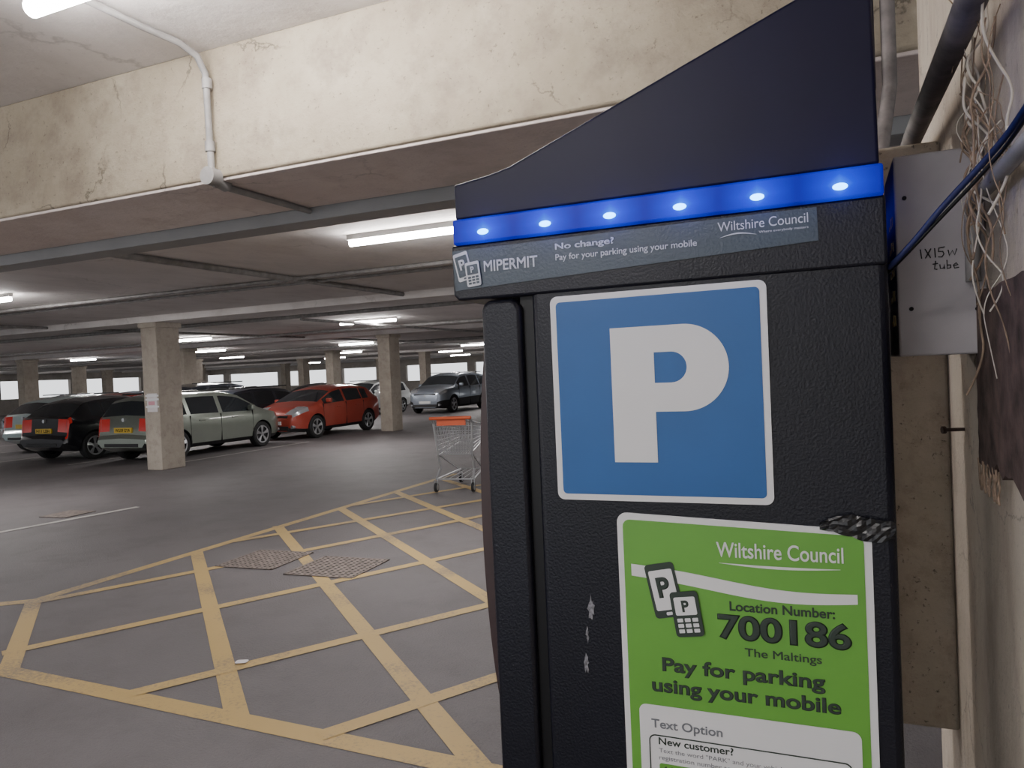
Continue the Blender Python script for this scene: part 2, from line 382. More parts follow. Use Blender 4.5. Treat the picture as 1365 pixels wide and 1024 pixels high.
def tube_light(x, y, z=2.90, L=1.5, power=0):
    g = empty('fluorescent_light', (x, y, z), 'lit white fluorescent tube fitting mounted on the ceiling', 'ceiling light', 'fluorescent lights')
    MB().box(x-L/2-.02, x+L/2+.02, y-.03, y+.03, z+0.0, z+0.05).obj('housing', M['housing'], g)
    MB().cyl((x-L/2, y, z-0.03), (x+L/2, y, z-0.03), 0.03, 14).obj('tube', M['tube'], g, True)
    if power:
        la = bpy.data.lights.new('tube_glow', 'AREA'); la.shape = 'RECTANGLE'; la.size = L; la.size_y = 0.08; la.energy = power; la.color = (1, .96, .93)
        lo = bpy.data.objects.new('tube_glow', la); lo.location = (x, y, z-0.07); COL.objects.link(lo); setparent(lo, g)
for x, y, p in [(-3.4, 5.96, 70), (-10.95, 6.7, 90), (-9.8, 14.6, 100), (-16.6, 15.9, 110), (-16.4, 23.6, 110), (-22, 22, 110), (-29.3, 22.2, 110), (-27.3, 28.7, 0), (-22, 31, 0), (-34, 30, 0), (-15, 31, 110), (-40, 38, 0), (-28, 38, 0), (-20, 38, 0), (-24, 12.6, 110), (-36, 22, 0), (-4, 14.6, 100), (-4, 23, 0), (-48, 30, 0), (-48, 45, 0), (-36, 46, 0), (-24, 47, 0)]:
    tube_light(x, y, power=p)
tube_light(-1.65, 1.70, power=0)
tube_light(-1.4, -1.6, power=0)  # unseen fitting behind the camera, added to light machine face and wall
tube_light(-6.0, -0.8, power=60)  # another added fitting, out of view, lights the near side

# ---------------------------------------------------------------- pay machine
pm = empty('parking_payment_machine', (-0.2, 1.2, 0), 'tall dark navy pay and display machine with a sloping hood', 'parking machine')
Y = 1.0
MB().box(-0.394, 0.064, Y, Y+0.42, 0.04, 1.79).obj('cabinet', M['navy'], pm, bevel=0.010)
MB().box(-0.415, -0.385, Y+0.012, Y+0.41, 0.04, 1.74).obj('groove_panel', M['black'], pm)
poly = [(-0.474, 0.06), (-0.411, 0.06), (-0.411, 1.690), (-0.416, 1.700), (-0.426, 1.705), (-0.462, 1.705), (-0.471, 1.700), (-0.474, 1.69)]
MB().prism(poly, Y+0.001, Y+0.40).obj('door', M['navy'], pm, bevel=0.007)
pts = [(-0.470, 1.675)]
for i in range(25):
    t = i/24; pts.append((-0.474-0.027*math.sin(math.pi*t)**0.55 if 0 < t < 1 else -0.474, 1.668-0.60*t))
pts.append((-0.470, 1.04))
MB().prism(pts, Y+0.03, Y+0.36).obj('door_bulge', M['brown'], pm, True)
poly = [(-0.516, 1.716), (-0.508, 1.707), (-0.40, 1.707), (0.064, 1.707), (0.064, 1.79), (-0.516, 1.79)]
MB().prism(poly, Y-0.003, Y+0.43).obj('head', M['navy'], pm, bevel=0.004)
MB().box(-0.509, 0.062, Y-0.010, Y+0.43, 1.789, 1.826).obj('light_bar', M['bar'], pm, bevel=0.003, label='glowing blue status light strip')
poly = [(-0.507, 1.826), (0.0585, 1.826), (0.0555, 2.072), (-0.026, 2.041), (-0.418, 1.893), (-0.452, 1.886), (-0.507, 1.879)]
MB().prism(poly, Y-0.004, Y+0.44).obj('hood', M['navy2'], pm, bevel=0.004, label='sloping dark blue metal hood')
MB().box(-0.45, 0.04, Y+0.03, Y+0.39, 0, 0.06).obj('plinth', M['black'], pm, bevel=0.005)
for x in LEDX:
    lp = [(x+0.0085*math.cos(2*math.pi*i/20), 1.8035+0.0042*math.sin(2*math.pi*i/20)) for i in range(20)]
    flat('indicator_lamp', [lp], Y-0.0115, M['led'], pm, 0.001, label='bright cyan blue LED')
    pl = bpy.data.lights.new('lamp_glow', 'POINT'); pl.energy = 0.06; pl.color = (0.02, 0.10, 1.0); pl.shadow_soft_size = 0.01
    lo = bpy.data.objects.new('lamp_glow', pl); lo.location = (x, Y-0.03, 1.808); COL.objects.link(lo); setparent(lo, pm)

yf = Y-0.0038
st = flat('instruction_strip', [[(-0.514, 1.781), (-0.012, 1.784), (-0.011, 1.743), (-0.511, 1.722)]], yf, M['sticker'], pm, label='teal strip sticker advertising mobile payment')
y2 = yf-0.0012
def subpart(o, p):
    o.parent = p; o.matrix_parent_inverse = Matrix.Identity(4); return o
subpart(text('lettering', 'MIPERMIT', -0.463, -0.379, 1.746, 1.762, y2, M['offwhite'], None, 0.02), st)
subpart(text('lettering', 'No change?', -0.352, -0.267, 1.764, 1.7755, y2, M['offwhite'], None, 0.03), st)
subpart(text('lettering', 'Pay for your parking using your mobile', -0.352, -0.157, 1.749, 1.7605, y2, M['offwhite'], None, 0.012), st)
subpart(text('lettering', 'Wiltshire Council', -0.130, -0.022, 1.7665, 1.7785, y2, M['offwhite'], None, 0.0), st)
subpart(text('lettering', 'Where everybody matters', -0.080, -0.022, 1.7585, 1.7625, y2, M['offwhite'], None, 0.0), st)
def swoosh(x0, x1, z, th, dz, n=16):
    up = [(x0+(x1-x0)*i/n, z+dz*math.sin(math.pi*i/n*1.0)+th*math.sin(math.pi*i/n)) for i in range(n+1)]
    dn = [(x0+(x1-x0)*i/n, z+dz*math.sin(math.pi*i/n)-th*0.1) for i in range(n, -1, -1)]
    return up+dn
subpart(flat('swoosh', [swoosh(-0.128, -0.083, 1.7585, 0.0015, 0.003)], y2, M['offwhite'], None, 0.0003), st)

def phone_icon(cx, cz, w, h, ang, yp, frame, face, par, keys=True, letter='P'):
    R = lambda p: rotp(p, cx, cz, ang)
    b = min(w, h)
    subpart(flat('phone_frame', [R(rrect(cx-w/2, cz-h/2, cx+w/2, cz+h/2, b*0.13))], yp, frame, None, 0.0003), par)
    if keys:
        subpart(flat('phone_screen', [R(rrect(cx-w*.38, cz-h*0.02, cx+w*.38, cz+h*.38, b*.06))], yp-0.0006, face, None, 0.0003), par)
        for i in range(3):
            for j in range(3):
                x = cx+(i-1)*w*.27; z = cz-h*.13-j*h*.12
                subpart(flat('phone_key', [R(rrect(x-w*.1, z-h*.04, x+w*.1, z+h*.04, b*.02))], yp-0.0006, face, None, 0.0003), par)
        zc = cz+h*.18; hh = h*.13
    else:
        subpart(flat('phone_screen', [R(rrect(cx-w*.40, cz-h*0.36, cx+w*.40, cz+h*.38, b*.06))], yp-0.0006, face, None, 0.0003), par)
        subpart(flat('phone_key', [R(rrect(cx-w*.10, cz-h*0.455, cx+w*.10, cz-h*.40, b*.03))], yp-0.0006, face, None, 0.0003), par)
        zc = cz+h*.06; hh = h*.19
    q = R([(cx, zc)])[0]
    subpart(text('letter', letter, q[0]-hh*.62, q[0]+hh*.62, q[1]-hh, q[1]+hh, yp-0.0012, frame, None, 0.04, rot=ang), par)
phone_icon(-0.497, 1.757, 0.024, 0.042, 0.22, y2, M['offwhite'], M['sticker'], st, False)
phone_icon(-0.480, 1.7445, 0.023, 0.036, 0.10, y2-0.0018, M['offwhite'], M['sticker'], st, True)

ps = flat('parking_sign', [rrect(-0.364, 1.4155, -0.074, 1.7015, 0.010)], Y-0.0012, M['white'], pm, th=0.0010, label='square blue sign with white letter P')
subpart(flat('sign_face', [rrect(-0.3555, 1.424, -0.0825, 1.693, 0.006)], Y-0.0026, M['blue'], None, 0.0003), ps)
r = 0.0575; cxp, czp = -0.1805, 1.5945
outer = [(-0.2785, 1.469), (-0.2195, 1.469), (-0.2195, 1.537), (cxp, 1.537)]
outer += [(cxp+r*math.cos(math.radians(a)), czp+r*math.sin(math.radians(a))) for a in range(-85, 91, 5)]
outer += [(-0.2785, 1.652)]
inner = [(-0.2195, 1.5755), (-0.197, 1.5755)]+[(-0.197+0.0205*math.cos(math.radians(a)), 1.596+0.0205*math.sin(math.radians(a))) for a in range(-80, 91, 10)]+[(-0.2195, 1.6165)]
subpart(flat('letter_p', [outer, inner], Y-0.0036, M['white'], None, 0.0003), ps)

def gq(x, z):
    return (x, z-0.012*(x+0.28)/0.316*max(0, (z-1.30)/0.10) if z > 1.30 else z)
out = [gq(*p) for p in rrect(-0.280, 0.93, 0.036, 1.400, 0.014)]
gs = flat('instruction_sign', [out], Y-0.0012, M['white'], pm, th=0.0010, label='green and white pay by phone instruction sign')
out = [gq(*p) for p in rrect(-0.272, 0.938, 0.027, 1.391, 0.010)]
subpart(flat('sign_face', [out], Y-0.0026, M['green'], None, 0.0003), gs)
yt = Y-0.0036
subpart(text('lettering', 'Wiltshire Council', -0.148, 0.004, 1.346, 1.366, yt, M['white'], None, 0.012), gs)
subpart(flat('swoosh', [swoosh(-0.145, 0.000, 1.3385, 0.003, -0.004)], yt, M['white'], None, 0.0003), gs)
n = 24
up_ = [(-0.262+0.280*i/n, 1.330-0.021*i/n-0.006*math.sin(math.pi*i/n)+0.003*math.sin(2*math.pi*i/n)) for i in range(n+1)]
dn_ = [(-0.262+0.280*i/n, 1.314-0.017*i/n-0.009*math.sin(math.pi*i/n)+0.003*math.sin(2*math.pi*i/n)) for i in range(n, -1, -1)]
subpart(flat('white_band', [up_+dn_], yt, M['white'], None, 0.0003), gs)
phone_icon(-0.218, 1.297, 0.040, 0.073, 0.20, yt-0.0006, M['dkgreen'], M['white'], gs, False)
phone_icon(-0.189, 1.268, 0.037, 0.060, 0.14, yt-0.0024, M['dkgreen'], M['white'], gs, True)
subpart(text('lettering', 'Location Number:', -0.134, -0.008, 1.2765, 1.289, yt, M['dkgreen'], None, 0.022), gs)
subpart(text('lettering', '700186', -0.150, 0.010, 1.238, 1.2725, yt, M['dkgreen'], None, 0.042), gs)
subpart(text('lettering', 'The Maltings', -0.117, -0.025, 1.2155, 1.2295, yt, M['dkgreen'], None, 0.01), gs)
subpart(text('lettering', 'Pay for parking', -0.225, -0.022, 1.181, 1.206, yt, M['dkgreen'], None, 0.03), gs)
subpart(text('lettering', 'using your mobile', -0.240, -0.005, 1.152, 1.177, yt, M['dkgreen'], None, 0.03), gs)
subpart(flat('white_panel', [rrect(-0.259, 0.945, 0.017, 1.139, 0.010)], yt, M['white'], None, 0.0003), gs)
subpart(text('lettering', 'Text Option', -0.243, -0.149, 1.1045, 1.1205, yt-0.0008, M['grey'], None, 0.018), gs)
subpart(flat('outline', [rrect(-0.247, 0.955, 0.006, 1.099, 0.009), rrect(-0.2455, 0.9565, 0.0045, 1.0975, 0.008)], yt-0.0008, M['dkgreen'], None, 0.0003), gs)
subpart(text('lettering', 'New customer?', -0.234, -0.136, 1.086, 1.096, yt-0.0008, M['dkgreen'], None, 0.02), gs)
subpart(text('lettering', 'Text the word "PARK" and your vehicle', -0.234, -0.072, 1.0735, 1.0815, yt-0.0008, M['grey'], None, 0.0), gs)
subpart(text('lettering', 'registration number to', -0.234, -0.140, 1.0635, 1.0715, yt-0.0008, M['grey'], None, 0.0), gs)
subpart(flat('number_bar', [rrect(-0.234, 1.040, -0.110, 1.0605, 0.003)], yt-0.0008, M['green'], None, 0.0002), gs)
subpart(text('lettering', '61600', -0.230, -0.185, 1.0435, 1.0575, yt-0.0014, M['dkgreen'], None, 0.01), gs)

v = []; f = []; nx, nz = 16, 6
for i in range(nx+1):
    for j in range(nz+1):
        t = i/nx; s = j/nz
        x = -0.022+0.084*t; hw = 0.003+0.012*math.sin(math.pi*min(1, t*0.75+0.05))**1.2
        z = 1.392+0.003*math.sin(t*6)+(s-0.5)*2*hw+random.uniform(-.0010, .0010)
        v.append((x, Y-0.004-random.uniform(0, 0.004)-0.002*t, z))
for i in range(nx):
    for j in range(nz):
        a = i*(nz+1)+j; f.append((a, a+nz+1, a+nz+2, a+1))
me = bpy.data.meshes.new('tape_patch'); me.from_pydata(v, [], f)
mk('tape_patch', me, M['tape'], pm, 'crumpled piece of black tape')
for (cx, cz, w_, h_) in [(-0.322, 1.262, .014, .045), (-0.330, 1.225, .006, .03), (-0.333, 1.185, .008, .035)]:
    p = []
    for i in range(18):
        a = 2*math.pi*i/18; q = random.uniform(.3, 1)
        p.append((cx+w_/2*q*math.cos(a), cz+h_/2*q*math.sin(a)))
    flat('scuff_mark', [p], Y-0.0005, M['scuff'], pm, 0.0003)

# ---------------------------------------------------------------- things on the wall
bx = empty('light_enclosure', (0.13, 1.2, 1.6), 'grey steel lamp enclosure fixed to the wall with handwriting', 'electrical box')
MB().box(0.084, 0.189, 1.15, 1.34, 1.596, 1.868).obj('case', M['boxpaint'], bx, bevel=0.003)
for x, z in [(0.096, 1.81), (0.176, 1.835), (0.1, 1.66), (0.177, 1.655)]: MB().cyl((x, 1.147, z), (x, 1.151, z), 0.0028, 12).obj('screw', M['dark'], bx)
def hand(strokes, ox, oz, s):
    for st_ in strokes:
        sweep('handwriting', [(ox+px_*s, 1.1488, oz+pz_*s) for px_, pz_ in st_], 0.0007, M['dark'], bx)
# "1X15w" / "tube" in marker pen
hand([[(0.1, 0), (0, 1)], [(.45, 0), (1.0, 1)], [(.45, 1), (.95, 0)], [(1.4, 0), (1.35, 1)], [(2.3, 1.05), (1.75, 1.0), (1.7, .6), (2.1, .6), (2.2, .3), (2.0, 0), (1.65, .05)],
      [(2.6, .7), (2.7, .1), (3.0, .6), (3.2, .1), (3.4, .75)]], 0.113, 1.7265, 0.0125)
hand([[(.25, 1.1), (.1, .1), (.4, 0)], [(-.1, .7), (.5, .75)], [(.7, .6), (.75, .1), (1.1, .1), (1.2, .6), (1.2, 0)], [(1.5, 1.1), (1.5, 0), (1.9, .1), (1.9, .45), (1.5, .45)], [(2.2, .3), (2.7, .4), (2.5, .65), (2.2, .4), (2.3, 0), (2.8, .05)]], 0.128, 1.7105, 0.0105)
mb = MB()
for i in range(5):
    z = 1.64+0.035*i
    mb.box(0.0832, 0.0842, 1.19, 1.20, z, z+0.014).box(0.0832, 0.0842, 1.22, 1.225, z, z+0.016).box(0.0832, 0.0842, 1.245, 1.255, z, z+0.008)
mb.obj('yellow_strip', M['yellowsign'], bx)

thing(sweep('wall_pipe', [(0.15, 0.6, 1.97), (0.15, 1.05, 1.98), (0.15, 1.6, 2.0), (0.15, 1.84, 2.0)], 0.017, M['pipedark']), 'dirty grey metal pipe running along the wall', 'pipe')
thing(sweep('wall_conduit', [(0.172, 0.6, 1.79), (0.172, 1.10, 1.79), (0.172, 1.13, 1.785), (0.172, 1.14, 1.76), (0.172, 1.14, 1.69)], 0.009, M['pipe']), 'grey conduit bending down beside the rusty wall plate', 'pipe')
cb_ = empty('cable_pair', (0.066, 1.02, 1.705), 'dark blue and black cables stretched from the machine to the wall', 'cable')
sweep('cable', [(0.066, 1.02, 1.705), (0.085, 1.0, 1.722), (0.12, 0.98, 1.765), (0.155, 0.95, 1.80), (0.185, 0.90, 1.835), (0.187, 0.7, 1.86)], 0.0036, M['bluecable'], cb_, bez=True)
sweep('cable', [(0.066, 1.03, 1.700), (0.085, 1.0, 1.718), (0.12, 0.985, 1.755), (0.155, 0.955, 1.79), (0.185, 0.91, 1.825), (0.187, 0.7, 1.85)], 0.0022, M['black'], cb_, bez=True)
random.seed(11)
Y0, Y1, Z0, Z1 = 0.72, 1.165, 1.45, 1.675
def edge(a, b, n, j):
    return [(a[0]+(b[0]-a[0])*i/n+random.uniform(-j, j), a[1]+(b[1]-a[1])*i/n+random.uniform(-j, j)) for i in range(n)]
poly = edge((Y0, Z0), (Y1+.01, Z0+.005), 26, .010)+edge((Y1, Z0), (Y1, Z1), 16, .003)+edge((Y1, Z1), (Y0, Z1), 16, .003)+edge((Y0, Z1), (Y0, Z0), 4, .002)
thing(flat('rusty_wall_plate', [poly], 0, M['rust'], th=0.007, fmap=lambda x, y, z: (0.1825-z, x, y)), 'dark brown rusted ragged metal plate on the wall', 'metal plate')
for (y, z) in [(1.315, 1.632), (1.385, 1.475)]:
    thing(MB().cyl((0.192, y, z), (0.160, y-.01, z), 0.0028, 10).cyl((0.162, y-.0095, z), (0.157, y-.011, z), 0.006, 10).obj('wall_nail', M['rust'], smooth=True), 'rusty nail sticking out of the concrete wall', 'nail', 'wall nails')
tg = empty('dead_stem_tangle', (0.17, 1.1, 1.7), 'tangle of dry brown plant stems and cobwebs hanging on the wall', 'dead plant')
random.seed(5)
for i in range(30):
    y = random.uniform(0.93, 1.13); z = random.uniform(1.85, 2.08); p = []
    ln = random.uniform(0.08, 0.33)
    for k_ in range(8):
        p.append((0.168+random.uniform(-.017, .017), min(y, 1.125)+random.uniform(-.018, .018), z-ln*k_/7)); y += random.uniform(-.012, .012)
    sweep('stem', p, random.choice([0.0006, 0.0009, 0.0015]), M['root'] if i % 3 else M['cob'], tg, bez=True)
for i in range(8):
    y = 1.04+0.018*i; p = [(0.176, y+random.uniform(-.01, .01), 1.455-0.010*k_) for k_ in range(5)]
    sweep('stem', p, 0.0014, M['root'], tg, bez=True)
for dx, m_ in ((0.0, 'navy2'), (0.05, 'pipedark')):
    thing(sweep('corner_conduit', [(0.11+dx, 2.2, 2.8), (0.11+dx, 2.2, 2.30), (0.08+dx, 2.1, 2.12), (0.06+dx, 2.05, 2.0), (0.07+dx, 2.0, 1.7)], 0.018, M[m_]), 'dark conduit dropping from the beam in the corner', 'pipe', 'corner conduits')

# ---------------------------------------------------------------- trolley
def trolley(loc, rot):
    t = empty('shopping_trolley', loc, 'empty wire shopping trolley with an orange handle', 'shopping trolley')
    t.rotation_euler = (0, 0, rot); t['_local'] = 1
    mb = MB()
    def ring(x0, x1, z0_, z1_, wa, wb, r):
        q = [(x0, -wa, z0_), (x1, -wb, z1_), (x1, wb, z1_), (x0, wa, z0_)]
        for i in range(4): mb.cyl(q[i], q[(i+1) % 4], r, 6)
    nl = 8
    for i in range(nl):
        s = i/(nl-1); ring(-0.42+0.03*(1-s), 0.40+0.08*s, 0.50+0.45*s, 0.60+0.22*s, 0.22+0.06*s, 0.16+0.06*s, 0.008 if i in (0, nl-1) else 0.0048)
    for i in range(15):
        u = i/14
        for sg in (-1, 1):
            mb.cyl((-0.39+0.79*u, sg*(0.22-0.06*u), 0.50+0.10*u), (-0.42+0.90*u, sg*(0.28-0.06*u), 0.95-0.13*u), 0.0042, 5)
        mb.cyl((-0.39+0.79*u, -(0.22-.06*u), 0.50+.1*u), (-0.39+0.79*u, (0.22-.06*u), 0.50+.1*u), 0.0042, 5)
    for i in range(13):
        u = -1+2*i/12
        mb.cyl((-0.39, 0.22*u, 0.50), (-0.42, 0.28*u, 0.95), 0.0044, 5)
        mb.cyl((0.40, 0.16*u, 0.60), (0.48, 0.22*u, 0.82), 0.0042, 5)
        mb.cyl((-0.39, 0.22*u, 0.50), (0.40, 0.16*u, 0.60), 0.0042, 5)
    mb.obj('basket', M['chrome'], t)
    mb = MB()
    for sg in (-1, 1):
        q = [(-0.50, sg*.27, 1.0), (-0.42, sg*.27, 0.93), (-0.36, sg*.24, 0.50), (-0.30, sg*.24, 0.30), (-0.42, sg*.26, 0.17)]
        for a, b in zip(q, q[1:]): mb.cyl(a, b, 0.016, 10)
        q = [(-0.42, sg*.26, 0.17), (0.40, sg*.17, 0.20), (0.44, sg*.17, 0.17)]
        for a, b in zip(q, q[1:]): mb.cyl(a, b, 0.014, 10)
        mb.cyl((-0.36, sg*.24, 0.50), (0.35, sg*.18, 0.2), 0.010, 8)
    mb.cyl((-0.36, -.24, 0.5), (-0.36, .24, .5), 0.011, 8); mb.cyl((0.40, -.17, .2), (0.40, .17, .2), 0.011, 8); mb.cyl((-0.42, -.26, .17), (-0.42, .26, .17), 0.011, 8)
    for i in range(5): mb.cyl((-0.42, -.2+.1*i, .17), (0.40, -.14+.07*i, .2), 0.004, 5)
    mb.obj('frame', M['chrome'], t, True)
    MB().cyl((-0.51, -.29, 1.0), (-0.51, .29, 1.0), 0.022, 14).box(-0.49, -0.46, -.20, .20, 0.90, 0.985).obj('handle', M['orange'], t, label='orange plastic handle')
    for x, y in ((-0.42, .26), (-0.42, -.26), (0.43, .17), (0.43, -.17)):
        w_ = MB().cyl((x-0.02, y-0.016, 0.065), (x-0.02, y+0.016, 0.065), 0.062, 20).obj('castor', M['tyre'], t, True)
        o = MB().cyl((x-0.02, y-0.019, 0.065), (x-0.02, y+0.019, 0.065), 0.040, 14).box(x-.035, x-0.005, y-.024, y-.018, .06, .17).box(x-.035, x-0.005, y+.018, y+.024, .06, .17).obj('castor_fork', M['chrome'], None)
        o.parent = w_
    del t['_local']
trolley((-4.80, 9.35, 0.008), math.radians(100))

# ---------------------------------------------------------------- cars
def interp(tab, t):
    if t <= tab[0][0]: return tab[0][1]
    for (a, va), (b, vb) in zip(tab, tab[1:]):
        if t <= b: return va+(vb-va)*(t-a)/(b-a) if b > a else vb
    return tab[-1][1]

CARMATS = ['paint', 'glass', 'taillight', 'headlight', 'trimblk']
def car_shell(sp):
    import bmesh
    L, W, Hh = sp['L'], sp['W'], sp['H']
    top, belt = sp['top'], sp['belt']
    ts = sorted(set([round(a, 3) for a, _ in top]+sp['breaks']+[0, L]))
    full = []
    for a, b in zip(ts, ts[1:]):
        n_ = max(1, int((b-a)/0.13)); full += [a+(b-a)*i/n_ for i in range(n_)]
    full.append(L)
    pw = [(0, .86), (.06, .92), (.15, .965), (.5, 1), (L-.9, 1), (L-.5, .97), (L-.25, .90), (L-.10, .80), (L-.03, .68), (L, .60)]
    zb = [(0, .34), (.3, .22), (L-.3, .20), (L, .25)]
    def half(t):
        w_ = interp(pw, t)*W/2; b0 = interp(zb, t); tp = interp(top, t); be = min(interp(belt, t), tp-.02)
        k_ = max(0, min(1, (tp-be)/(Hh-be)))
        ze = tp-.05*k_-.012; y7 = w_*(.90-.17*k_)
        y5 = .955*w_
        return [(0, b0), (.85*w_, b0), (.965*w_, b0+.09), (w_, b0+(be-b0)*.45), (w_*.992, be-(be-b0)*.16), (y5, be), (y5+(y7-y5)*.84, be+(ze-be)*.84), (y7, ze), (.62*y7, tp-.010*k_-.002), (0, tp+.015)]
    V = []; F_ = []; mi = []
    NR = 18
    for t in full:
        h = half(t); ring = h+[(-y, z) for y, z in reversed(h[1:-1])]
        V += [(t-L/2, y, z) for y, z in ring]
    def cls(t, k_):
        if k_ > 8: k_ = 17-k_
        for (t0, t1, k0, k1, m_) in sp['zones']:
            if t0 <= t <= t1 and k0 <= k_ <= k1: return m_
        return 0
    for i in range(len(full)-1):
        tm = (full[i]+full[i+1])/2
        for k_ in range(NR):
            j = (k_+1) % NR
            F_.append((i*NR+k_, (i+1)*NR+k_, (i+1)*NR+j, i*NR+j)); mi.append(cls(tm, k_))
    F_.append(tuple(range(NR))); mi.append(0)
    b = (len(full)-1)*NR; F_.append(tuple(b+k_ for k_ in reversed(range(NR)))); mi.append(0)
    me = bpy.data.meshes.new('shell'); me.from_pydata(V, [], F_); me.update()
    for k_ in range(5): me.materials.append(M.get(CARMATS[k_], M['trimblk']))
    for p, m_ in zip(me.polygons, mi): p.material_index = m_
    bm = bmesh.new(); bm.from_mesh(me); bmesh.ops.recalc_face_normals(bm, faces=bm.faces); bm.to_mesh(me); bm.free()
    cb = MB()
    for tx in (sp['ra'], sp['fa']):
        for sg in (-1, 1):
            cb.cyl((tx-L/2, sg*(W/2-.24), sp['r']), (tx-L/2, sg*(W/2+.2), sp['r']), sp['r']+.045, 36)
    cm = cb.mesh('cut')
    bm = bmesh.new(); bm.from_mesh(cm); bmesh.ops.recalc_face_normals(bm, faces=bm.faces); bm.to_mesh(cm); bm.free()
    for k_ in range(5): cm.materials.append(M.get(CARMATS[k_], M['trimblk']))
    for p in cm.polygons: p.material_index = 4
    a = bpy.data.objects.new('a', me); c_ = bpy.data.objects.new('c', cm); COL.objects.link(a); COL.objects.link(c_)
    md = a.modifiers.new('b', 'BOOLEAN'); md.object = c_; md.operation = 'DIFFERENCE'; md.solver = 'EXACT'
    dg = bpy.context.evaluated_depsgraph_get()
    res = bpy.data.meshes.new_from_object(a.evaluated_get(dg))
    bpy.data.objects.remove(a); bpy.data.objects.remove(c_)
    parts = {}
    for p in res.polygons:
        m_ = p.material_index; cx = p.center
        if m_ in (0, 4): key = ('body', 0) if m_ == 0 else ('lower_trim', 0)
        elif m_ == 1:
            if abs(p.normal.y) > 0.6: key = ('side_window', 1 if cx.y > 0 else -1)
            else: key = ('windscreen', 0) if cx.x > 0 else ('rear_window', 0)
        elif m_ == 2: key = ('tail_light', 1 if cx.y > 0 else -1)
        else: key = ('headlight', 1 if cx.y > 0 else -1)
        parts.setdefault(key, []).append(p)
    outp = []
    for key, ps_ in parts.items():
        ids = {}; vv = []; ff = []
        for p in ps_:
            g_ = []
            for vi in p.vertices:
                if vi not in ids: ids[vi] = len(vv); vv.append(tuple(res.vertices[vi].co))
                g_.append(ids[vi])
            ff.append(g_)
        q = bpy.data.meshes.new(key[0]); q.from_pydata(vv, [], ff); q.update()
        q.shade_smooth(); q.set_sharp_from_angle(angle=math.radians(32))
        mt = {'body': None, 'lower_trim': M['trimblk'], 'side_window': M['glass'], 'windscreen': M['glass'], 'rear_window': M['glass'], 'tail_light': M['taillight'], 'headlight': M['headlight']}[key[0]]
        outp.append((key[0], q, mt))
    return outp

def wheel_meshes(r):
    mb = MB(); n_ = 32
    prof = [(-.10, r*.66), (-.10, r*.93), (-.075, r), (.075, r), (.10, r*.93), (.10, r*.72), (.06, r*.66), (-.06, r*.62)]
    for i in range(n_):
        a = 2*math.pi*i/n_
        for y, q in prof: mb.v.append((q*math.cos(a), y, q*math.sin(a)))
    m_ = len(prof)
    for i in range(n_):
        j = (i+1) % n_
        for k_ in range(m_):
            l_ = (k_+1) % m_; mb.f.append((i*m_+k_, i*m_+l_, j*m_+l_, j*m_+k_))
    ty = mb.mesh('wheel', True); ty.materials.append(M['tyre'])
    rb = MB()
    for i in range(n_):
        a = 2*math.pi*i/n_; b = 2*math.pi*(i+1)/n_
        s = len(rb.v)
        for q, y in ((r*.73, .092), (r*.60, .085)):
            rb.v.append((q*math.cos(a), y, q*math.sin(a))); rb.v.append((q*math.cos(b), y, q*math.sin(b)))
        rb.f.append((s, s+1, s+3, s+2))
    for i in range(5):
        for da in (-.16, -.05, .05, .16):
            a = 2*math.pi*i/5+math.pi/2
            p0 = (r*.12*math.cos(a), .07, r*.12*math.sin(a)); p1 = (r*.66*math.cos(a+da), .08, r*.66*math.sin(a+da))
            rb.cyl(p0, p1, .017, 6)
    rb.cyl((0, .03, 0), (0, .09, 0), r*.17, 16)
    rm = rb.mesh('rim'); rm.materials.append(M['alloy'])
    db = MB().cyl((0, .0, 0), (0, .045, 0), r*.64, 24).mesh('brake_disc'); db.materials.append(M['trimblk'])
    return ty, rm, db

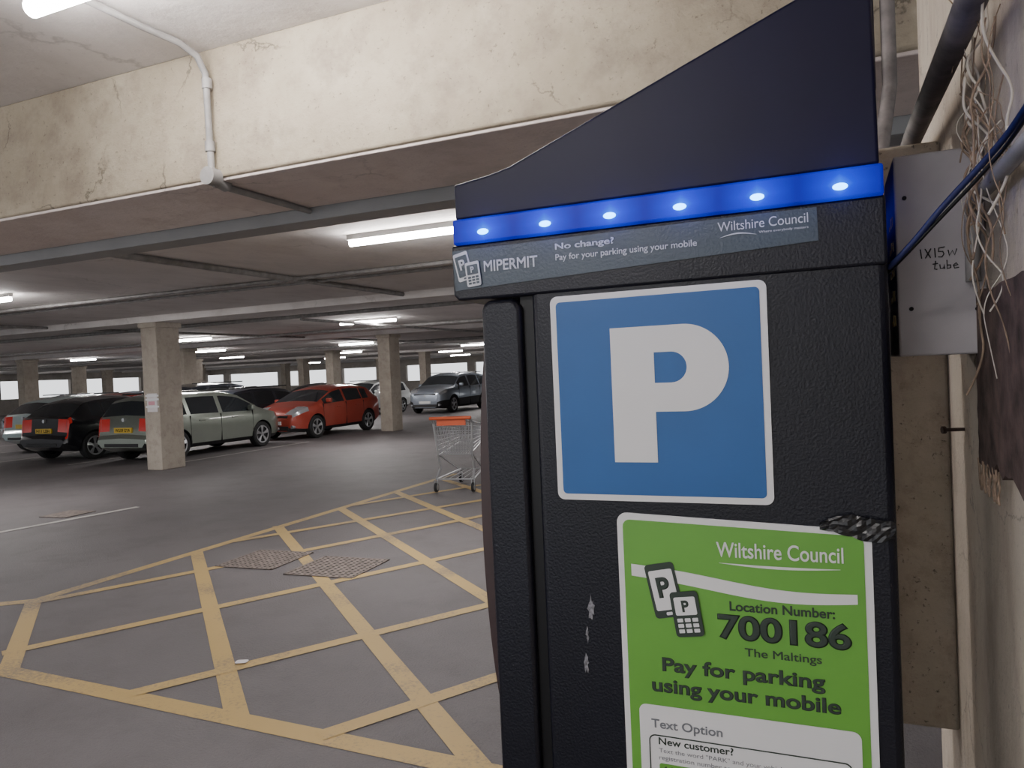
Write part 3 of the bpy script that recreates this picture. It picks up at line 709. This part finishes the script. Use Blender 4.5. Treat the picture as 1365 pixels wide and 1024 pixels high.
def build_type(sp):
    L, W = sp['L'], sp['W']
    sp['shell'] = car_shell(sp)
    sp['wm'] = wheel_meshes(sp['r'])
    ex = []
    for sg in (-1, 1):
        a, b = sorted((sg*(W/2-.03), sg*(W/2+.13)))
        ex.append(('side_mirror', MB().box(sp['mir']-L/2-.06, sp['mir']-L/2+.06, a, b, sp['beltz']+.0, sp['beltz']+.12), 'paint', .03))
        for tx in sp['handles']:
            a, b = sorted((sg*(W/2-.03), sg*(W/2+.010)))
            ex.append(('door_handle', MB().box(tx-L/2-.09, tx-L/2+.09, a, b, sp['beltz']-.15, sp['beltz']-.12), 'paint', .008))
        for tx in sp['seams']:
            a, b = sorted((sg*(W/2-.05), sg*(W/2+.001)))
            ex.append(('door_seam', MB().box(tx-L/2-.004, tx-L/2+.004, a, b, .28, sp['beltz']-.02), 'trimblk', 0))
        if sp.get('rails'):
            ex.append(('roof_rail', MB().cyl((sp['rails'][0]-L/2, sg*W*.36, sp['H']-.02), (sp['rails'][1]-L/2, sg*W*.36, sp['H']-.005), .018, 8), 'trimblk', 0))
        ex.append(('fog_light', MB().cyl((L/2-.16, sg*W*.36, .36), (L/2-.02, sg*W*.34, .36), .045, 14), 'headlight', 0))
    pz = sp['plate_z']; px = sp['plate_x']-L/2
    ex.append(('licence_plate_rear', MB().box(px-.02, px+.012, -.26, .26, pz-.055, pz+.055), 'plateY', 0))
    ex.append(('rear_bumper_insert', MB().box(-L/2-.012, -L/2+.05, -W*.30, W*.30, .35, .42), 'trimblk', .01))
    ex.append(('licence_plate_front', MB().box(L/2-.01, L/2+.022, -.26, .26, .42, .52), 'plateW', 0))
    ex.append(('lower_grille', MB().box(L/2-.10, L/2+.006, -W*.29, W*.29, .27, .385), 'trimblk', .008))
    ex.append(('grille', MB().box(L/2-.14, L/2-.005, -W*.27, W*.27, sp['gz'], sp['gz']+sp['gh']), 'trimblk', .008))
    ex.append(('badge', MB().cyl((sp['plate_x']-L/2-.005, 0, sp['badge_z']), (sp['plate_x']-L/2+.05, 0, sp['badge_z']), .04, 16), 'chrome', 0))
    ex.append(('badge', MB().cyl((L/2-.02, 0, sp['gz']+sp['gh']*.5), (L/2+.003, 0, sp['gz']+sp['gh']*.5), .045, 16), 'chrome', 0))
    sp['extra'] = [(nm, mb.mesh(nm), mt, bv) for nm, mb, mt, bv in ex]
    return sp

estate = dict(L=4.24, W=1.66, H=1.47, r=.31, ra=.80, fa=4.24-.86, mir=2.95, beltz=.94, handles=[1.45, 2.45], seams=[1.12, 2.02, 3.05],
    plate_x=.075, plate_z=.70, badge_z=.92, gz=.56, gh=.11, rails=(.6, 2.7),
    top=[(0, .52), (.04, .57), (.07, .60), (.085, .68), (.12, .95), (.16, 1.0), (.33, 1.30), (.42, 1.37), (.7, 1.42), (1.1, 1.455), (1.6, 1.47), (2.2, 1.455), (2.6, 1.40), (2.75, 1.35), (3.35, 1.0), (3.5, .955), (3.9, .86), (4.08, .78), (4.19, .70), (4.24, .60)],
    belt=[(0, .97), (1.5, .95), (3.4, .91), (4.24, .8)], breaks=[.5, 1.05, 1.15, 1.98, 2.1, 3.1, 3.8, .3],
    zones=[(.16, .33, 7, 8, 1), (2.75, 3.35, 7, 8, 1), (.5, 1.05, 5, 5, 1), (1.15, 1.98, 5, 5, 1), (2.1, 3.1, 5, 5, 1), (.085, .12, 7, 7, 2), (.05, .20, 4, 4, 2), (.085, .16, 5, 5, 2), (3.85, 4.19, 7, 7, 3), (3.85, 4.19, 4, 6, 3), (0, 4.24, 1, 1, 4)])
hatch = dict(L=3.98, W=1.70, H=1.44, r=.315, ra=.72, fa=3.98-.80, mir=2.72, beltz=.95, handles=[1.3, 2.2], seams=[.98, 1.85, 2.9],
    plate_x=.075, plate_z=.70, badge_z=.92, gz=.56, gh=.11,
    top=[(0, .52), (.04, .57), (.07, .60), (.085, .68), (.12, .97), (.18, 1.02), (.50, 1.30), (.60, 1.355), (.9, 1.41), (1.4, 1.44), (1.9, 1.425), (2.25, 1.36), (2.4, 1.31), (3.05, 1.01), (3.2, .965), (3.6, .87), (3.80, .79), (3.93, .70), (3.98, .60)],
    belt=[(0, 1.0), (1.0, .98), (3.2, .91), (3.98, .8)], breaks=[.68, .98, 1.04, 1.80, 1.90, 2.85, 3.5, .3],
    zones=[(.18, .50, 7, 8, 1), (2.4, 3.05, 7, 8, 1), (.68, .98, 5, 5, 1), (1.04, 1.80, 5, 5, 1), (1.90, 2.85, 5, 5, 1), (.085, .12, 7, 7, 2), (.05, .20, 4, 4, 2), (.085, .18, 5, 5, 2), (3.5, 3.93, 7, 7, 3), (3.5, 3.93, 4, 6, 3), (0, 3.98, 1, 1, 4)])
suv = dict(L=4.55, W=1.85, H=1.66, r=.36, ra=.90, fa=4.55-.85, mir=3.15, beltz=1.08, handles=[1.6, 2.65], seams=[1.25, 2.2, 3.25],
    plate_x=.075, plate_z=.80, badge_z=1.04, gz=.66, gh=.16, rails=(.6, 2.8),
    top=[(0, .60), (.04, .68), (.07, .72), (.085, .80), (.12, 1.08), (.17, 1.12), (.42, 1.50), (.5, 1.56), (.9, 1.62), (1.7, 1.66), (2.4, 1.64), (2.75, 1.58), (2.9, 1.52), (3.45, 1.16), (3.6, 1.10), (4.15, 1.02), (4.38, .95), (4.5, .86), (4.55, .76)],
    belt=[(0, 1.10), (1.5, 1.08), (3.5, 1.04), (4.55, .95)], breaks=[.55, 1.15, 1.25, 2.15, 2.27, 3.25, 4.1, .3],
    zones=[(.17, .42, 7, 8, 1), (2.9, 3.45, 7, 8, 1), (.55, 1.15, 5, 5, 1), (1.25, 2.15, 5, 5, 1), (2.27, 3.25, 5, 5, 1), (.085, .12, 7, 7, 2), (.05, .30, 4, 4, 2), (.085, .17, 5, 6, 2), (4.15, 4.5, 7, 7, 3), (4.15, 4.5, 4, 6, 3), (0, 4.55, 1, 2, 4)])
for s_ in (estate, hatch, suv): build_type(s_)

def car(sp, loc, rot, pm_, label, plate=None):
    e = empty('car', (loc[0], loc[1], 0), label, 'car'); e.rotation_euler = (0, 0, math.radians(rot))
    L, W = sp['L'], sp['W']
    def add(nm, me, mat, bv=0, par=e, loc_=(0, 0, 0), rz=0):
        me2 = me.copy(); me2.materials.clear(); me2.materials.append(mat)
        o = bpy.data.objects.new(nm, me2); COL.objects.link(o); o.parent = par; o.location = loc_; o.rotation_euler = (0, 0, rz)
        if bv:
            b = o.modifiers.new('b', 'BEVEL'); b.width = bv; b.segments = 3
        return o
    for nm, me, mt in sp['shell']: add(nm, me, mt or pm_)
    rp = None
    for nm, me, mt, bv in sp['extra']:
        nm2 = nm.replace('_rear', '').replace('_front', '') if nm.startswith('licence') else nm
        o = add(nm2, me, pm_ if mt == 'paint' else M[mt], bv)
        if nm == 'licence_plate_rear': rp = o
    if plate:
        px = sp['plate_x']-L/2-.022; pz = sp['plate_z']
        o = text('plate_lettering', plate, -.22, .22, pz-.035, pz+.035, 0, M['dark'], None, 0.02, fmap=lambda x, y, z: (px, -x, y)); o.parent = rp
    ty, rm, db = sp['wm']
    for tx in (sp['ra'], sp['fa']):
        for sg in (-1, 1):
            w_ = add('wheel', ty, M['tyre'], 0, e, (tx-L/2, sg*(W/2-.115), sp['r']), 0 if sg > 0 else math.pi)
            add('rim', rm, M['alloy'], 0, w_); add('brake_disc', db, M['trimblk'], 0, w_)
    return e

P = dict(silvergreen=paint('paint_silver_green', (0.28, 0.31, 0.27), .6), black=paint('paint_black', (0.012, 0.012, 0.016), .3), red=paint('paint_orange_red', (0.38, 0.055, 0.035), .2),
         silver=paint('paint_silver', (0.30, 0.34, 0.40), .6), dark=paint('paint_dark_grey', (0.04, 0.045, 0.06), .5), white=paint('paint_white', (0.5, 0.52, 0.52), .1), teal=paint('paint_teal', (0.36, 0.45, 0.45), .2), dred=paint('paint_dark_red', (0.30, 0.03, 0.02), .2))
car(estate, (-13.9, 13.42), 90, P['silvergreen'], 'silver green estate car parked beside the concrete pillar', 'WU59 GYA')
car(hatch, (-16.5, 13.35), 90, P['black'], 'black hatchback parked beside the silver green estate', 'H11 LEH')
car(hatch, (-13.85, 17.95), -90, P['red'], 'orange red hatchback parked nose to nose with an estate')
car(suv, (-15.3, 28.9), -90, P['silver'], 'silver off-roader with roof rails facing down the aisle')
car(estate, (-16.5, 18.4), 90, P['dark'], 'dark grey estate parked beside the orange red hatchback')
car(hatch, (-19.7, 15.0), 90, P['teal'], 'pale teal hatchback parked beside the black hatchback')
car(hatch, (-22.4, 18.6), 90, P['dred'], 'dark red hatchback parked in the second row')
car(suv, (-19.4, 19.6), 90, P['dark'], 'dark grey off-roader parked in the second row')
car(estate, (-18.3, 27.2), -90, P['white'], 'white estate parked beside the silver off-roader')
car(estate, (-25.2, 18.5), -90, P['silver'], 'silver estate parked at the end of the second row')
car(hatch, (-21.5, 27.5), -90, P['dark'], 'dark hatchback parked beside the white estate')
car(hatch, (-28.5, 24.5), 90, P['silver'], 'silver hatchback parked further down the car park')
car(hatch, (-31.5, 24.5), 90, P['dark'], 'dark hatchback parked beside a silver hatchback')

# ---------------------------------------------------------------- world + camera
wd = bpy.data.worlds.new('World'); bpy.context.scene.world = wd; wd.use_nodes = True
bg = wd.node_tree.nodes['Background']; bg.inputs[0].default_value = (0.95, 0.97, 1.0, 1); bg.inputs[1].default_value = 1.8

yaw = math.radians(23.2); pitch = math.atan(17.4/1000); roll = math.atan(0.044)
fwd = Vector((-math.sin(yaw)*math.cos(pitch), math.cos(yaw)*math.cos(pitch), -math.sin(pitch)))
right = Vector((math.cos(yaw), math.sin(yaw), 0)); up = right.cross(fwd)
cx_ = right*math.cos(roll)-up*math.sin(roll); cy_ = right*math.sin(roll)+up*math.cos(roll)
cam = bpy.data.cameras.new('Camera'); cam.sensor_width = 36; cam.lens = 36*1000/1365; cam.clip_start = 0.02; cam.clip_end = 300
co = bpy.data.objects.new('Camera', cam); COL.objects.link(co)
R = Matrix((cx_, cy_, -fwd)).transposed().to_4x4()
co.matrix_world = Matrix.Translation((0, 0, 1.6)) @ R
bpy.context.scene.camera = co
for o in list(bpy.data.objects):
    if '_local' in o: del o['_local']
